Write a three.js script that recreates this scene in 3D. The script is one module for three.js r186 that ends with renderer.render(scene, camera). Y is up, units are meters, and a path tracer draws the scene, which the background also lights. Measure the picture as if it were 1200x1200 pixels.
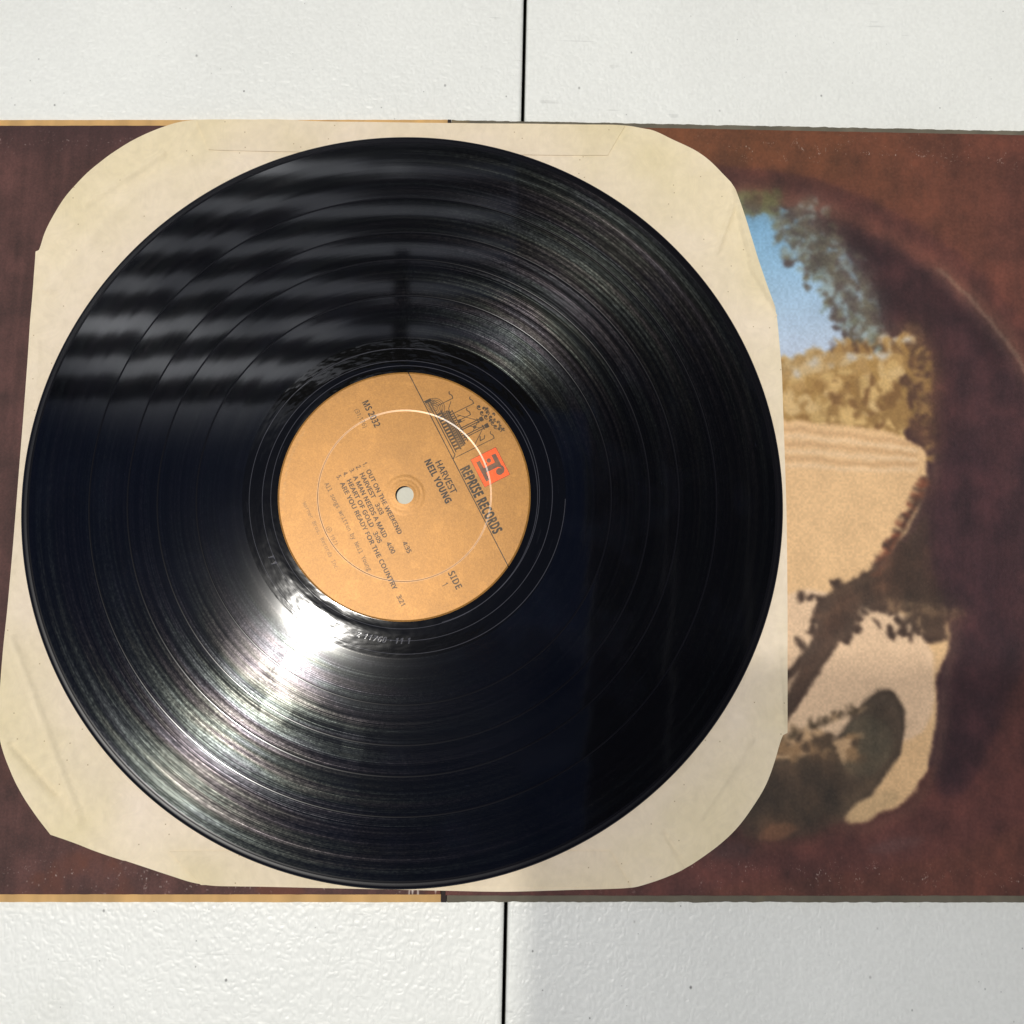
import * as THREE from 'three';
import { mergeGeometries } from 'three/addons/utils/BufferGeometryUtils.js';
import { RoundedBoxGeometry } from 'three/addons/geometries/RoundedBoxGeometry.js';

// ------------------------------------------------------------------ camera, sky, sun, exposure
const T = 0.74;                                             // height of the table top; x, z = 0 is the record's spindle hole
const scene = new THREE.Scene();
const camera = new THREE.PerspectiveCamera(49.55, 1, 0.01, 400);
camera.up.set(-0.023709, 0.140361, -0.989816);
camera.position.set(0.0364, T + 0.4402, 0.0676);
camera.lookAt(0.0364 + 0.014453, T + 0.4402 - 0.989943, 0.0676 - 0.140725);

const SUN = new THREE.Vector3(-0.15344, 0.98714, -0.04479).normalize();
const EXPOSURE = 1.03, SUN_POWER = 2.75;

// ------------------------------------------------------------------ noise
function rng(seed) { let s = seed | 0; return () => { s = (s + 0x6d2b79f5) | 0; let t = Math.imul(s ^ (s >>> 15), 1 | s); t = (t + Math.imul(t ^ (t >>> 7), 61 | t)) ^ t; return ((t ^ (t >>> 14)) >>> 0) / 4294967296; }; }
function hash(x, y, s) { let h = Math.imul(x | 0, 374761393) ^ Math.imul(y | 0, 668265263) ^ Math.imul(s | 0, 2147483647 ^ 0x5bd1e995); h = Math.imul(h ^ (h >>> 13), 1274126177); h ^= h >>> 16; return (h >>> 0) / 4294967296; }
const sm = (t) => t * t * (3 - 2 * t);
function noise(x, y, s = 0, px = 0, py = 0) {               // value noise 0..1, period px, py when given
  const xi = Math.floor(x), yi = Math.floor(y), fx = sm(x - xi), fy = sm(y - yi);
  const wx = (i) => (px ? ((i % px) + px) % px : i), wy = (i) => (py ? ((i % py) + py) % py : i);
  const x0 = wx(xi), x1 = wx(xi + 1), y0 = wy(yi), y1 = wy(yi + 1);
  const a = hash(x0, y0, s), b = hash(x1, y0, s), c = hash(x0, y1, s), d = hash(x1, y1, s);
  return a + (b - a) * fx + (c - a) * fy + (a - b - c + d) * fx * fy;
}
function fbm(x, y, s = 0, oct = 4, px = 0, py = 0) { let v = 0, a = 0.5, n = 0; for (let o = 0; o < oct; o++) { v += a * noise(x, y, s + o * 17, px, py); n += a; x *= 2; y *= 2; px *= 2; py *= 2; a *= 0.5; } return v / n; }
const clamp = (x, a = 0, b = 1) => Math.min(b, Math.max(a, x));
const step = (a, b, x) => sm(clamp((x - a) / (b - a)));
const lerp = (a, b, t) => a + (b - a) * t;
const mix3 = (a, b, t) => [lerp(a[0], b[0], t), lerp(a[1], b[1], t), lerp(a[2], b[2], t)];

// ------------------------------------------------------------------ sky: deep blue overhead, pale towards the horizon, bright thin cloud beside the sun
{
  const W = 1024, H = 512, data = new Float32Array(W * H * 4);
  for (let j = 0; j < H; j++) for (let i = 0; i < W; i++) {
    const el = ((j + 0.5) / H - 0.5) * Math.PI, az = ((i + 0.5) / W - 0.5) * 2 * Math.PI;
    const y = Math.sin(el), x = Math.cos(el) * Math.cos(az), z = Math.cos(el) * Math.sin(az);
    let c;
    if (y < 0) c = [0.16, 0.15, 0.14];
    else {
      const h = Math.pow(1 - y, 2.2);
      c = mix3([0.016, 0.036, 0.115], [0.42, 0.5, 0.6], clamp(h * 1.15));
      const cs = x * SUN.x + y * SUN.y + z * SUN.z, ang = Math.acos(clamp(cs, -1, 1)) * 57.3;
      const au = 0.05 * Math.exp(-ang / 6);
      const p = x / (y + 0.25), q = z / (y + 0.25);
      const n = fbm(p * 6 + 3.1, q * 6 + 1.7, 5, 5);
      // the thin bright cloud beside the sun
      const dx = (x / Math.max(y, 0.2) + 0.27) / 0.25, dz = (z / Math.max(y, 0.2) + 0.43) / 0.175;
      const bank = Math.exp(-Math.pow(dx * dx + dz * dz, 2.6)) * (0.18 + 0.82 * step(0.28, 0.6, n));
      const far = step(0.52, 0.74, n) * 0.22 * (1 - Math.exp(-ang / 30)) * (1 - y);
      c = [c[0] + au, c[1] + au * 0.97, c[2] + au * 0.9];
      c = mix3(c, [5.0, 5.1, 5.3], clamp(bank));
      c = mix3(c, [0.7, 0.72, 0.75], clamp(far));
    }
    const k = (j * W + i) * 4; data[k] = c[0]; data[k + 1] = c[1]; data[k + 2] = c[2]; data[k + 3] = 1;
  }
  const sky = new THREE.DataTexture(data, W, H, THREE.RGBAFormat, THREE.FloatType);
  sky.mapping = THREE.EquirectangularReflectionMapping; sky.magFilter = sky.minFilter = THREE.LinearFilter; sky.needsUpdate = true;
  scene.background = sky; scene.environment = sky;
}
const sun = new THREE.DirectionalLight(new THREE.Color(1, 0.965, 0.9), SUN_POWER);
sun.position.copy(SUN).multiplyScalar(6).add(new THREE.Vector3(0, T, 0)); sun.target.position.set(0, T, 0);
sun.castShadow = true; sun.shadow.mapSize.set(4096, 4096); sun.shadow.radius = 1; sun.shadow.bias = -0.0002;
Object.assign(sun.shadow.camera, { left: -1.6, right: 1.6, top: 1.6, bottom: -1.6, near: 0.5, far: 12 });
scene.add(sun, sun.target);

const renderer = new THREE.WebGLRenderer({ antialias: true });
renderer.setSize(1024, 1024);
renderer.toneMapping = THREE.LinearToneMapping; renderer.toneMappingExposure = EXPOSURE;
renderer.shadowMap.enabled = true; renderer.shadowMap.type = THREE.PCFSoftShadowMap;

// ------------------------------------------------------------------ helpers
function tag(o, label, category) { o.userData.label = label; o.userData.category = category; return o; }
function part(name, geometry, material, parent) { const m = new THREE.Mesh(geometry, material); m.name = name; m.castShadow = m.receiveShadow = true; parent.add(m); return m; }
function group(name, x = 0, y = 0, z = 0) { const g = new THREE.Group(); g.name = name; g.position.set(x, y, z); scene.add(g); return g; }
const bytes = (c) => c;
function finish(t, repeat, srgb) { t.wrapS = t.wrapT = repeat ? THREE.RepeatWrapping : THREE.ClampToEdgeWrapping; t.magFilter = THREE.LinearFilter; t.minFilter = THREE.LinearMipmapLinearFilter; t.generateMipmaps = true; if (srgb) t.colorSpace = THREE.SRGBColorSpace; t.needsUpdate = true; return t; }
function grayMap(W, H, f, repeat = true) { const d = new Uint8Array(W * H * 4); for (let j = 0; j < H; j++) for (let i = 0; i < W; i++) { const v = clamp(f(i / W, j / H, i, j)) * 255, k = (j * W + i) * 4; d[k] = d[k + 1] = d[k + 2] = v; d[k + 3] = 255; } return finish(new THREE.DataTexture(d, W, H), repeat); }
function colorMap(W, H, f, repeat = true) { const d = new Uint8Array(W * H * 4); for (let j = 0; j < H; j++) for (let i = 0; i < W; i++) { const c = f(i / W, j / H, i, j), k = (j * W + i) * 4; d[k] = clamp(c[0] / 255) * 255; d[k + 1] = clamp(c[1] / 255) * 255; d[k + 2] = clamp(c[2] / 255) * 255; d[k + 3] = 255; } return finish(new THREE.DataTexture(d, W, H), repeat, true); }
// a flat board lying at height y0..y0+h with outline [x, z]; uv = uvOf(x, z)
function board(outline, y0, h, bevel, uvOf) {
  const s = new THREE.Shape(outline.map(([x, z]) => new THREE.Vector2(x, -z)));
  const g = new THREE.ExtrudeGeometry(s, { depth: h - 2 * bevel, bevelEnabled: bevel > 0, bevelThickness: bevel, bevelSize: bevel, bevelOffset: -bevel, bevelSegments: 2, curveSegments: 8 });
  g.rotateX(-Math.PI / 2); g.translate(0, y0 + bevel, 0);
  const p = g.attributes.position, uv = g.attributes.uv;
  for (let i = 0; i < p.count; i++) { const [u, v] = uvOf ? uvOf(p.getX(i), p.getZ(i)) : [p.getX(i), p.getZ(i)]; uv.setXY(i, u, v); }
  return g;
}
// straight edge from a to b split in short steps, each nudged sideways: a worn card edge
function rough(a, b, size, seed, len = 0.0006) {
  const L = Math.hypot(b[0] - a[0], b[1] - a[1]), n = Math.max(2, Math.round(L / len)), out = [], nx = -(b[1] - a[1]) / L, nz = (b[0] - a[0]) / L;
  for (let i = 0; i < n; i++) { const t = i / n, k = (fbm(t * L * 260, 0.5, seed, 4) - 0.5) * 2 * size * (i ? 1 : 0); out.push([lerp(a[0], b[0], t) + nx * k, lerp(a[1], b[1], t) + nz * k]); }
  return out;
}

// ------------------------------------------------------------------ ground and roof of the patio (outside the frame; the roof gives the shade and the reflections)
{
  const concrete = new THREE.MeshStandardMaterial({ color: 0xffffff, roughness: 0.95, map: colorMap(256, 256, (u, v) => { const n = fbm(u * 8, v * 8, 3, 5, 8, 8), g = 128 + 50 * (n - 0.5); return [g, g * 0.97, g * 0.92]; }) });
  concrete.map.repeat.set(0.5, 0.5);
  const g = new THREE.PlaneGeometry(300, 300); g.rotateX(-Math.PI / 2);
  const uv = g.attributes.uv; for (let i = 0; i < uv.count; i++) uv.setXY(i, uv.getX(i) * 300, uv.getY(i) * 300);
  const ground = part('ground', g, concrete, scene); ground.userData.kind = 'structure';
}
{
  const roof = tag(group('patio_roof', 0, 0, 0), 'dark brown slatted timber patio roof standing over the white table', 'patio roof');
  const wood = new THREE.MeshStandardMaterial({ roughness: 0.8, map: colorMap(128, 512, (u, v) => { const n = fbm(u * 10, v * 3, 11, 4, 10, 3), k = 0.75 + 0.5 * n; return [46 * k, 33 * k, 26 * k]; }) });
  const Y = T + 1.6;
  const bar = (name, x0, x1, y0, y1, z0, z1) => { const w = x1 - x0, h = y1 - y0, d = z1 - z0; const b = new RoundedBoxGeometry(w, h, d, 1, Math.min(w, h, d) * 0.12); b.translate((x0 + x1) / 2, (y0 + y1) / 2, (z0 + z1) / 2); return part(name, b, wood, roof); };
  for (let k = 0; k < 20; k++) bar('slat', -1.9, 0.054, Y, Y + 0.02, -0.462 - k * 0.082, -0.417 - k * 0.082);
  bar('bracket', -0.162, -0.136, Y - 0.062, Y - 0.002, -0.70, -0.45);
  bar('joist', -1.92, -1.86, Y - 0.122, Y - 0.002, -2.0, 2.0);
  for (let k = 0; k < 13; k++) { const x = 0.06 + k * 0.15; bar('roof_board', x, x + 0.146, Y, Y + 0.022, -2.0, k ? 2.0 : -0.42); }
  bar('joist', 0.75, 0.81, Y - 0.122, Y - 0.002, -2.0, 2.0);
  bar('joist', 1.9, 1.96, Y - 0.122, Y - 0.002, -2.0, 2.0);
  bar('beam', -2.05, 2.1, Y - 0.245, Y - 0.125, -1.9, -1.8);
  bar('beam', -2.05, 2.1, Y - 0.245, Y - 0.125, 1.8, 1.9);
  for (const x of [-1.93, 1.87]) for (const z of [-1.9, 1.8]) bar('post', x, x + 0.1, 0, Y - 0.247, z, z + 0.1);
  const pane = new THREE.MeshPhysicalMaterial({ color: new THREE.Color().setRGB(0.66, 0.66, 0.67), roughness: 0.02, transmission: 1, thickness: 0, ior: 1.45 });
  const pg = new THREE.PlaneGeometry(0.41, 1.9); pg.rotateX(-Math.PI / 2); pg.translate(-0.203 + 0.205, Y + 0.03, -0.012 + 0.95);
  part('tinted_pane', pg, pane, roof);
}

// ------------------------------------------------------------------ folding table
const SEAM = 0.0437;
{
  const table = tag(group('folding_table'), 'white textured plastic folding table with a dark seam between its halves', 'table');
  const N = 2048, tile = 0.5;                                // one tile of the moulded grain is half a metre
  const bump = grayMap(N, N, (u, v) => {
    const wx = fbm(u * 60, v * 60, 21, 3, 60, 60), wy = fbm(u * 60 + 7, v * 60 + 3, 25, 3, 60, 60);
    const a = noise(u * 330 + wx * 2.6, v * 270 + wy * 2.6, 31, 330, 270), b = noise(u * 400 + wy * 2, v * 340 + wx * 2, 37, 400, 340);
    const r = Math.abs(2 * a - 1);
    return 0.1 + 0.34 * r + 0.42 * b + 0.14 * noise(u * 70, v * 60, 41, 70, 60);
  });
  const rand = rng(99), specks = [];
  for (let i = 0; i < 620; i++) specks.push([rand(), rand(), 0.0004 + 0.0010 * Math.pow(rand(), 4), 0.15 + 0.5 * rand()]);
  const cell = new Map(); for (const s of specks) { const k = Math.floor(s[0] * 64) + ',' + Math.floor(s[1] * 64); (cell.get(k) || cell.set(k, []).get(k)).push(s); }
  const color = colorMap(N, N, (u, v) => {
    const n = fbm(u * 12, v * 12, 51, 4, 12, 12), f = noise(u * 500, v * 500, 53, 500, 500); let k = 1 + 0.035 * (n - 0.5) + 0.03 * (f - 0.5);
    for (const s of cell.get(Math.floor(u * 64) + ',' + Math.floor(v * 64)) || []) { const d = Math.hypot(u - s[0], (v - s[1]) * 0.8); if (d < s[2]) k *= 1 - s[3] * (1 - d / s[2]); }
    const st = step(0.62, 0.80, fbm(u * 5, v * 5, 57, 5, 5, 5)) * 0.035, sc = step(0.93, 0.98, noise(u * 34 + 2 * noise(u * 20, v * 20, 58, 20, 20), v * 420, 59, 0, 420)) * step(0.6, 0.75, noise(u * 9, v * 9, 60, 9, 9)) * 0.07; k *= 1 - st - sc;
    return [233 * k, 234 * k, 228 * k - 40 * st];
  });
  for (const t of [bump, color]) t.repeat.set(1 / tile, 1 / tile);
  const plastic = new THREE.MeshPhysicalMaterial({ map: color, bumpMap: bump, bumpScale: 0.00025, roughness: 0.38, specularIntensity: 0.8 });
  const half = (x0, x1, r0, r1) => {
    const z = 0.381, o = [], arc = (cx, cz, r, a0) => { for (let i = 0; i <= 8; i++) { const a = a0 + (i / 8) * Math.PI / 2; o.push([cx + Math.cos(a) * r, cz + Math.sin(a) * r]); } };
    arc(x1 - r1, z - r1, r1, 0); arc(x0 + r0, z - r0, r0, Math.PI / 2); arc(x0 + r0, -z + r0, r0, Math.PI); arc(x1 - r1, -z + r1, r1, -Math.PI / 2);
    const s = new THREE.Shape(o.map(([x, zz]) => new THREE.Vector2(x, -zz)));
    const g = new THREE.ExtrudeGeometry(s, { depth: 0.036, bevelEnabled: true, bevelThickness: 0.0016, bevelSize: 0.0016, bevelOffset: -0.0016, bevelSegments: 5 });
    g.rotateX(-Math.PI / 2); g.translate(0, T - 0.0376, 0);
    const p = g.attributes.position; for (let i = 0; i < p.count; i++) g.attributes.uv.setXY(i, p.getX(i), p.getZ(i));
    return g;
  };
  part('tabletop_panel', half(SEAM - 0.914, SEAM - 0.0006, 0.05, 0.003), plastic, table);
  part('tabletop_panel', half(SEAM + 0.0008, SEAM + 0.914, 0.003, 0.05), plastic, table);
  const steel = new THREE.MeshStandardMaterial({ color: 0x55585c, roughness: 0.5, metalness: 0.6 });
  for (const x of [-0.62, 0.70]) {
    for (const z of [-0.27, 0.27]) { const l = new THREE.CylinderGeometry(0.0135, 0.0135, T - 0.04, 16); l.translate(x, (T - 0.04) / 2, z); part('leg', l, steel, table); }
    const c = new THREE.CylinderGeometry(0.011, 0.011, 0.51, 12); c.rotateX(Math.PI / 2); c.translate(x, 0.2, 0); part('stretcher', c, steel, table);
  }
  const hinge = new THREE.BoxGeometry(0.10, 0.003, 0.66); hinge.translate(SEAM, T - 0.0395, 0); part('hinge_plate', hinge, new THREE.MeshStandardMaterial({ color: 0x3a3634, roughness: 0.7 }), table);
}

// ------------------------------------------------------------------ gatefold cover, lying open
{
  const cover = tag(group('album_cover', 0, T, 0), 'open gatefold card album cover with dark brown photographic print, under the sleeve', 'album cover');
  // ---- the print on the right hand page: a plain sunlit landscape through a round opening
  const PX0 = 0.012, PW = 0.328, PZ0 = -0.166, PH = 0.328, SZ = 1536;
  const cv = document.createElement('canvas'); cv.width = cv.height = 1024;
  const ctx = cv.getContext('2d'), m = (x, z) => [(x - PX0) / PW * 1024, (z - PZ0) / PH * 1024];
  const poly = (pts, fill) => { ctx.fillStyle = fill; ctx.beginPath(); const q = pts.map(([x, z]) => m(x, z)); const n = q.length; ctx.moveTo((q[n - 1][0] + q[0][0]) / 2, (q[n - 1][1] + q[0][1]) / 2); for (let i = 0; i < n; i++) { const b = q[(i + 1) % n]; ctx.quadraticCurveTo(q[i][0], q[i][1], (q[i][0] + b[0]) / 2, (q[i][1] + b[1]) / 2); } ctx.closePath(); ctx.fill(); };
  const blob = (x, z, rx, rz, fill, rot = 0) => { const [a, b] = m(x, z); ctx.fillStyle = fill; ctx.beginPath(); ctx.ellipse(a, b, rx / PW * 1024, rz / PH * 1024, rot, 0, 7); ctx.fill(); };
  ctx.fillStyle = 'rgb(90,55,51)'; ctx.fillRect(0, 0, 1024, 1024);
  { const gr = ctx.createLinearGradient(0, 0, 1024, 260); gr.addColorStop(0, 'rgba(114,72,44,1)'); gr.addColorStop(0.45, 'rgba(108,66,44,0.9)'); gr.addColorStop(1, 'rgba(98,58,50,0)'); ctx.fillStyle = gr; ctx.fillRect(0, 0, 1024, 300); }
  poly([[0.10, 0.16], [0.34, 0.16], [0.34, 0.09], [0.26, 0.115], [0.20, 0.14], [0.12, 0.147]], 'rgb(94,58,50)');
  const RX = 0.1385, RZ0 = 0.128;
  blob(0.128, -0.005, 0.146, 0.138, 'rgb(82,50,46)');
  blob(0.128, -0.002, 0.137, 0.127, 'rgb(62,41,44)'); { const [a, b] = m(0.128, -0.002); for (const [w, al] of [[26, 0.22], [14, 0.3]]) { ctx.strokeStyle = `rgba(132,84,66,${al})`; ctx.lineWidth = w; ctx.beginPath(); ctx.ellipse(a, b, 0.1385 / PW * 1024, 0.1295 / PH * 1024, 0, -1.75, -0.1); ctx.stroke(); } ctx.strokeStyle = 'rgba(46,28,30,.6)'; ctx.lineWidth = 16; ctx.beginPath(); ctx.ellipse(a, b, 0.129 / PW * 1024, 0.121 / PH * 1024, 0, -1.8, -0.5); ctx.stroke(); }
  // bright worn rim
  ctx.strokeStyle = 'rgb(156,130,108)'; ctx.lineWidth = 4.2; ctx.beginPath(); { const [a, b] = m(0.128, -0.003); ctx.ellipse(a, b, 0.137 / PW * 1024, 0.128 / PH * 1024, 0, -0.87, -0.20); } ctx.stroke();
  // sky
  const pale = ctx.createLinearGradient(...m(0.15, -0.128), ...m(0.158, -0.05)); pale.addColorStop(0, 'rgb(118,166,200)'); pale.addColorStop(0.35, 'rgb(146,184,212)'); pale.addColorStop(0.8, 'rgb(184,198,216)'); pale.addColorStop(1, 'rgb(200,200,212)');
  poly([[0.09, -0.129], [0.145, -0.130], [0.168, -0.117], [0.180, -0.106], [0.190, -0.085], [0.193, -0.068], [0.186, -0.060], [0.17, -0.05], [0.09, -0.045]], pale);
  // overhanging leaves
  const r1 = rng(7);
  for (let i = 0; i < 620; i++) { const t = r1(), o = (r1() + r1() - 1), x = 0.156 + t * 0.042 + o * 0.012, z = -0.124 + t * 0.062 - o * 0.008; blob(x, z, 0.0006 + r1() * 0.0019, 0.0006 + r1() * 0.0014, ['rgb(92,82,70)', 'rgb(110,104,84)', 'rgb(80,66,62)', 'rgb(136,150,148)'][Math.floor(r1() * 4)], r1() * 3); }
  for (let i = 0; i < 60; i++) blob(0.135 + r1() * 0.016, -0.131 + r1() * 0.008, 0.0015 + r1() * 0.002, 0.002, ['rgb(112,110,72)', 'rgb(86,70,58)'][i % 2], r1() * 3);
  poly([[0.190, -0.100], [0.205, -0.105], [0.225, -0.075], [0.225, -0.02], [0.207, -0.02], [0.203, -0.045], [0.196, -0.060], [0.193, -0.080]], 'rgb(62,40,42)');
  // dry scrub
  poly([[0.09, -0.048], [0.150, -0.048], [0.156, -0.058], [0.165, -0.067], [0.174, -0.060], [0.184, -0.068], [0.196, -0.066], [0.203, -0.078], [0.208, -0.060], [0.203, -0.042], [0.21, -0.024], [0.2, -0.018], [0.09, -0.020]], 'rgb(176,140,88)');
  for (let i = 0; i < 260; i++) { const x = 0.135 + r1() * 0.068, z = -0.060 + r1() * 0.040; blob(x, z, 0.001 + r1() * 0.003, 0.001 + r1() * 0.003, ['rgb(194,160,104)', 'rgb(150,114,66)', 'rgb(168,132,78)', 'rgb(205,172,120)'][Math.floor(r1() * 4)]); }
  for (let i = 0; i < 150; i++) { const t = r1(); blob(0.2075 + (r1() - 0.5) * 0.010, -0.076 + t * 0.054, 0.0008 + r1() * 0.0026, 0.001 + r1() * 0.003, ['rgb(66,44,44)', 'rgb(92,66,50)', 'rgb(150,116,70)', 'rgb(74,50,44)'][Math.floor(r1() * 4)]); }
  for (let i = 0; i < 120; i++) { const t = r1(); blob(0.172 + t * 0.03, -0.052 + r1() * 0.03, 0.0008 + r1() * 0.002, 0.001 + r1() * 0.003, ['rgb(128,94,58)', 'rgb(150,116,70)', 'rgb(206,170,112)'][Math.floor(r1() * 3)]); }
  for (let i = 0; i < 140; i++) { const t = r1(); blob(0.145 + t * 0.062, lerp(-0.053, -0.070, t) + (r1() - 0.5) * 0.006, 0.0008 + r1() * 0.0024, 0.0008 + r1() * 0.002, ['rgb(196,168,124)', 'rgb(176,142,92)', 'rgb(190,178,160)'][Math.floor(r1() * 3)]); }
  // sand track
  poly([[0.09, -0.038], [0.15, -0.036], [0.209, -0.030], [0.211, -0.012], [0.205, 0.004], [0.194, 0.020], [0.186, 0.030], [0.200, 0.032], [0.217, 0.041], [0.217, 0.055], [0.211, 0.064], [0.2105, 0.085], [0.206, 0.105], [0.194, 0.119], [0.17, 0.122], [0.09, 0.115]], 'rgb(224,184,136)');
  poly([[0.14, 0.030], [0.196, 0.038], [0.212, 0.056], [0.208, 0.09], [0.185, 0.095], [0.14, 0.10]], 'rgb(226,192,156)');
  for (let i = 0; i < 6; i++) { ctx.strokeStyle = ['rgba(164,122,86,.5)', 'rgba(236,212,184,.5)'][i % 2]; ctx.lineWidth = 3; ctx.beginPath(); ctx.moveTo(...m(0.11, -0.034 + i * 0.0028)); ctx.quadraticCurveTo(...m(0.17, -0.031 + i * 0.0034), ...m(0.206, -0.026 + i * 0.0020)); ctx.stroke(); }
  // shade of twigs lying over the sand
  const dark = 'rgb(66,50,42)';
  poly([[0.212, -0.004], [0.203, 0.012], [0.190, 0.024], [0.170, 0.033], [0.162, 0.042], [0.164, 0.050], [0.176, 0.042], [0.190, 0.036], [0.202, 0.044], [0.212, 0.038], [0.232, 0.030], [0.24, 0.0]], dark);
  for (let i = 0; i < 110; i++) { const t = r1(), x = 0.160 + t * 0.060 + (r1() - 0.5) * 0.010, z = 0.046 - t * 0.022 + (r1() - 0.5) * 0.022; blob(x, z, 0.001 + r1() * 0.003, 0.0008 + r1() * 0.0018, dark, r1() * 3); }
  ctx.strokeStyle = dark; for (const [a, b, w] of [[[0.180, 0.036], [0.146, 0.088], 20], [[0.169, 0.040], [0.143, 0.075], 12]]) { ctx.lineWidth = w; ctx.beginPath(); ctx.moveTo(...m(...a)); ctx.quadraticCurveTo(...m(0.168, 0.056), ...m(...b)); ctx.stroke(); }
  poly([[0.13, 0.100], [0.156, 0.100], [0.172, 0.090], [0.184, 0.074], [0.193, 0.070], [0.198, 0.080], [0.198, 0.094], [0.188, 0.108], [0.172, 0.126], [0.13, 0.134]], 'rgb(70,58,48)'); blob(0.182, 0.094, 0.010, 0.012, 'rgb(84,76,62)', 0.5);
  for (let i = 0; i < 60; i++) blob(0.14 + r1() * 0.04, 0.088 + r1() * 0.012, 0.0015 + r1() * 0.003, 0.001 + r1() * 0.002, ['rgb(196,160,120)', 'rgb(80,64,50)', 'rgb(150,118,84)'][i % 3]);
  for (let i = 0; i < 160; i++) { const t = r1(), w = r1() * r1(); blob(0.214 - w * 0.030, 0.012 + t * 0.040, 0.0007 + r1() * 0.0024, 0.0006 + r1() * 0.0015, dark, r1() * 3); }
  poly([[0.212, -0.03], [0.24, -0.03], [0.246, 0.06], [0.224, 0.11], [0.2075, 0.115], [0.2125, 0.085], [0.2115, 0.064], [0.218, 0.057], [0.216, 0.036], [0.208, 0.02]], 'rgb(62,40,44)');
  blob(0.184, 0.117, 0.012, 0.004, 'rgb(204,170,126)', -0.5); blob(0.148, 0.127, 0.008, 0.003, 'rgb(128,90,66)', -0.3); blob(0.193, 0.131, 0.012, 0.0022, 'rgb(92,66,64)', -0.2); blob(0.128, 0.134, 0.010, 0.003, 'rgb(84,60,58)');
  const spikes = (a, b, n, len, dir, fills) => { for (let i = 0; i < n; i++) { const t = r1(), x = lerp(a[0], b[0], t), z = lerp(a[1], b[1], t), an = dir + (r1() - 0.5) * 1.6, l = len * (0.2 + 0.6 * r1()); ctx.strokeStyle = fills[Math.floor(r1() * fills.length)]; ctx.lineWidth = 1.5 + r1() * 3; ctx.beginPath(); ctx.moveTo(...m(x, z)); ctx.lineTo(...m(x + Math.cos(an) * l, z + Math.sin(an) * l)); ctx.stroke(); } };
  spikes([0.145, -0.051], [0.166, -0.062], 120, 0.006, -1.5, ['rgb(178,146,96)', 'rgb(158,126,80)', 'rgb(196,168,122)']);
  spikes([0.172, -0.064], [0.208, -0.064], 140, 0.008, -1.5, ['rgb(150,114,66)', 'rgb(180,142,86)', 'rgb(92,66,50)']);
  spikes([0.205, -0.062], [0.210, -0.020], 120, 0.006, 0, ['rgb(120,88,58)', 'rgb(70,46,42)', 'rgb(160,124,78)']);
  spikes([0.212, -0.012], [0.190, 0.026], 130, 0.007, 3.0, ['rgb(66,48,42)', 'rgb(120,70,52)']);
  spikes([0.192, 0.030], [0.165, 0.044], 120, 0.006, 2.2, ['rgb(66,50,42)', 'rgb(110,82,64)']);
  spikes([0.192, 0.036], [0.222, 0.040], 120, 0.007, 1.5, ['rgb(66,50,42)', 'rgb(150,118,88)']);
  spikes([0.145, 0.094], [0.184, 0.080], 60, 0.006, -1.2, ['rgb(80,66,50)', 'rgb(190,156,118)']);
  spikes([0.150, -0.122], [0.193, -0.066], 160, 0.006, 2.3, ['rgb(84,74,62)', 'rgb(120,122,100)', 'rgb(150,170,176)']);
  const src = ctx.getImageData(0, 0, 1024, 1024).data;
  // small blur
  const blur = (S, W, r) => { const A = new Float32Array(W * W * 3), B = new Float32Array(W * W * 3); for (let i = 0; i < W * W; i++) for (let c = 0; c < 3; c++) A[i * 3 + c] = S[i * 4 + c]; for (let p = 0; p < 2; p++) { for (const [P, Q, sx, sy] of [[A, B, 1, 0], [B, A, 0, 1]]) for (let y = 0; y < W; y++) for (let x = 0; x < W; x++) for (let c = 0; c < 3; c++) { let s = 0; for (let k = -r; k <= r; k++) { const X = clamp(x + k * sx, 0, W - 1), Yy = clamp(y + k * sy, 0, W - 1); s += P[(Yy * W + X) * 3 + c]; } Q[(y * W + x) * 3 + c] = s / (2 * r + 1); } } return A; };
  const soft = blur(src, 1024, 2), wide = blur(src, 1024, 12);
  const pick = (A, u, v, c) => { const x = clamp(u * 1024 - 0.5, 0, 1022.99), y = clamp(v * 1024 - 0.5, 0, 1022.99), xi = x | 0, yi = y | 0, fx = x - xi, fy = y - yi, o = (yi * 1024 + xi) * 3 + c; return lerp(lerp(A[o], A[o + 3], fx), lerp(A[o + 3072], A[o + 3075], fx), fy); };
  const scuff = (x, z, seed, band) => {                       // pale rubbed flecks, mostly in the band along the cover's edges
    const n = noise(x * 2600, z * 2600, seed), l = fbm(x * 90, z * 90, seed + 3, 3), f = noise(x * 900 + 40 * noise(x * 60, z * 60, seed + 9), z * 500, seed + 5);
    return step(0.80, 0.97, n * 0.55 + f * 0.45 + 0.10 * l) * band;
  };
  const printRight = colorMap(SZ, SZ, (u, v) => {
    const x = PX0 + u * PW, z = PZ0 + v * PH;
    const w1 = fbm(u * 60, v * 60, 61, 5) - 0.5, w2 = fbm(u * 60 + 9, v * 60 + 4, 67, 5) - 0.5, q = 0.007;
    const lum = Math.max(pick(wide, u, v, 0), 1), edge = step(70, 150, lum);
    let c = [0, 1, 2].map((k) => lerp(pick(wide, u + w1 * q, v + w2 * q, k), pick(soft, u + w1 * q, v + w2 * q, k), 0.25 + 0.75 * edge));
    const g = fbm(u * 40, v * 34, 71, 5) - 0.5, h = noise(u * 420, v * 420, 73) - 0.5, s = fbm(u * 130, v * 18, 79, 3) - 0.5, big = fbm(u * 9, v * 9, 83, 4) - 0.5;
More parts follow.
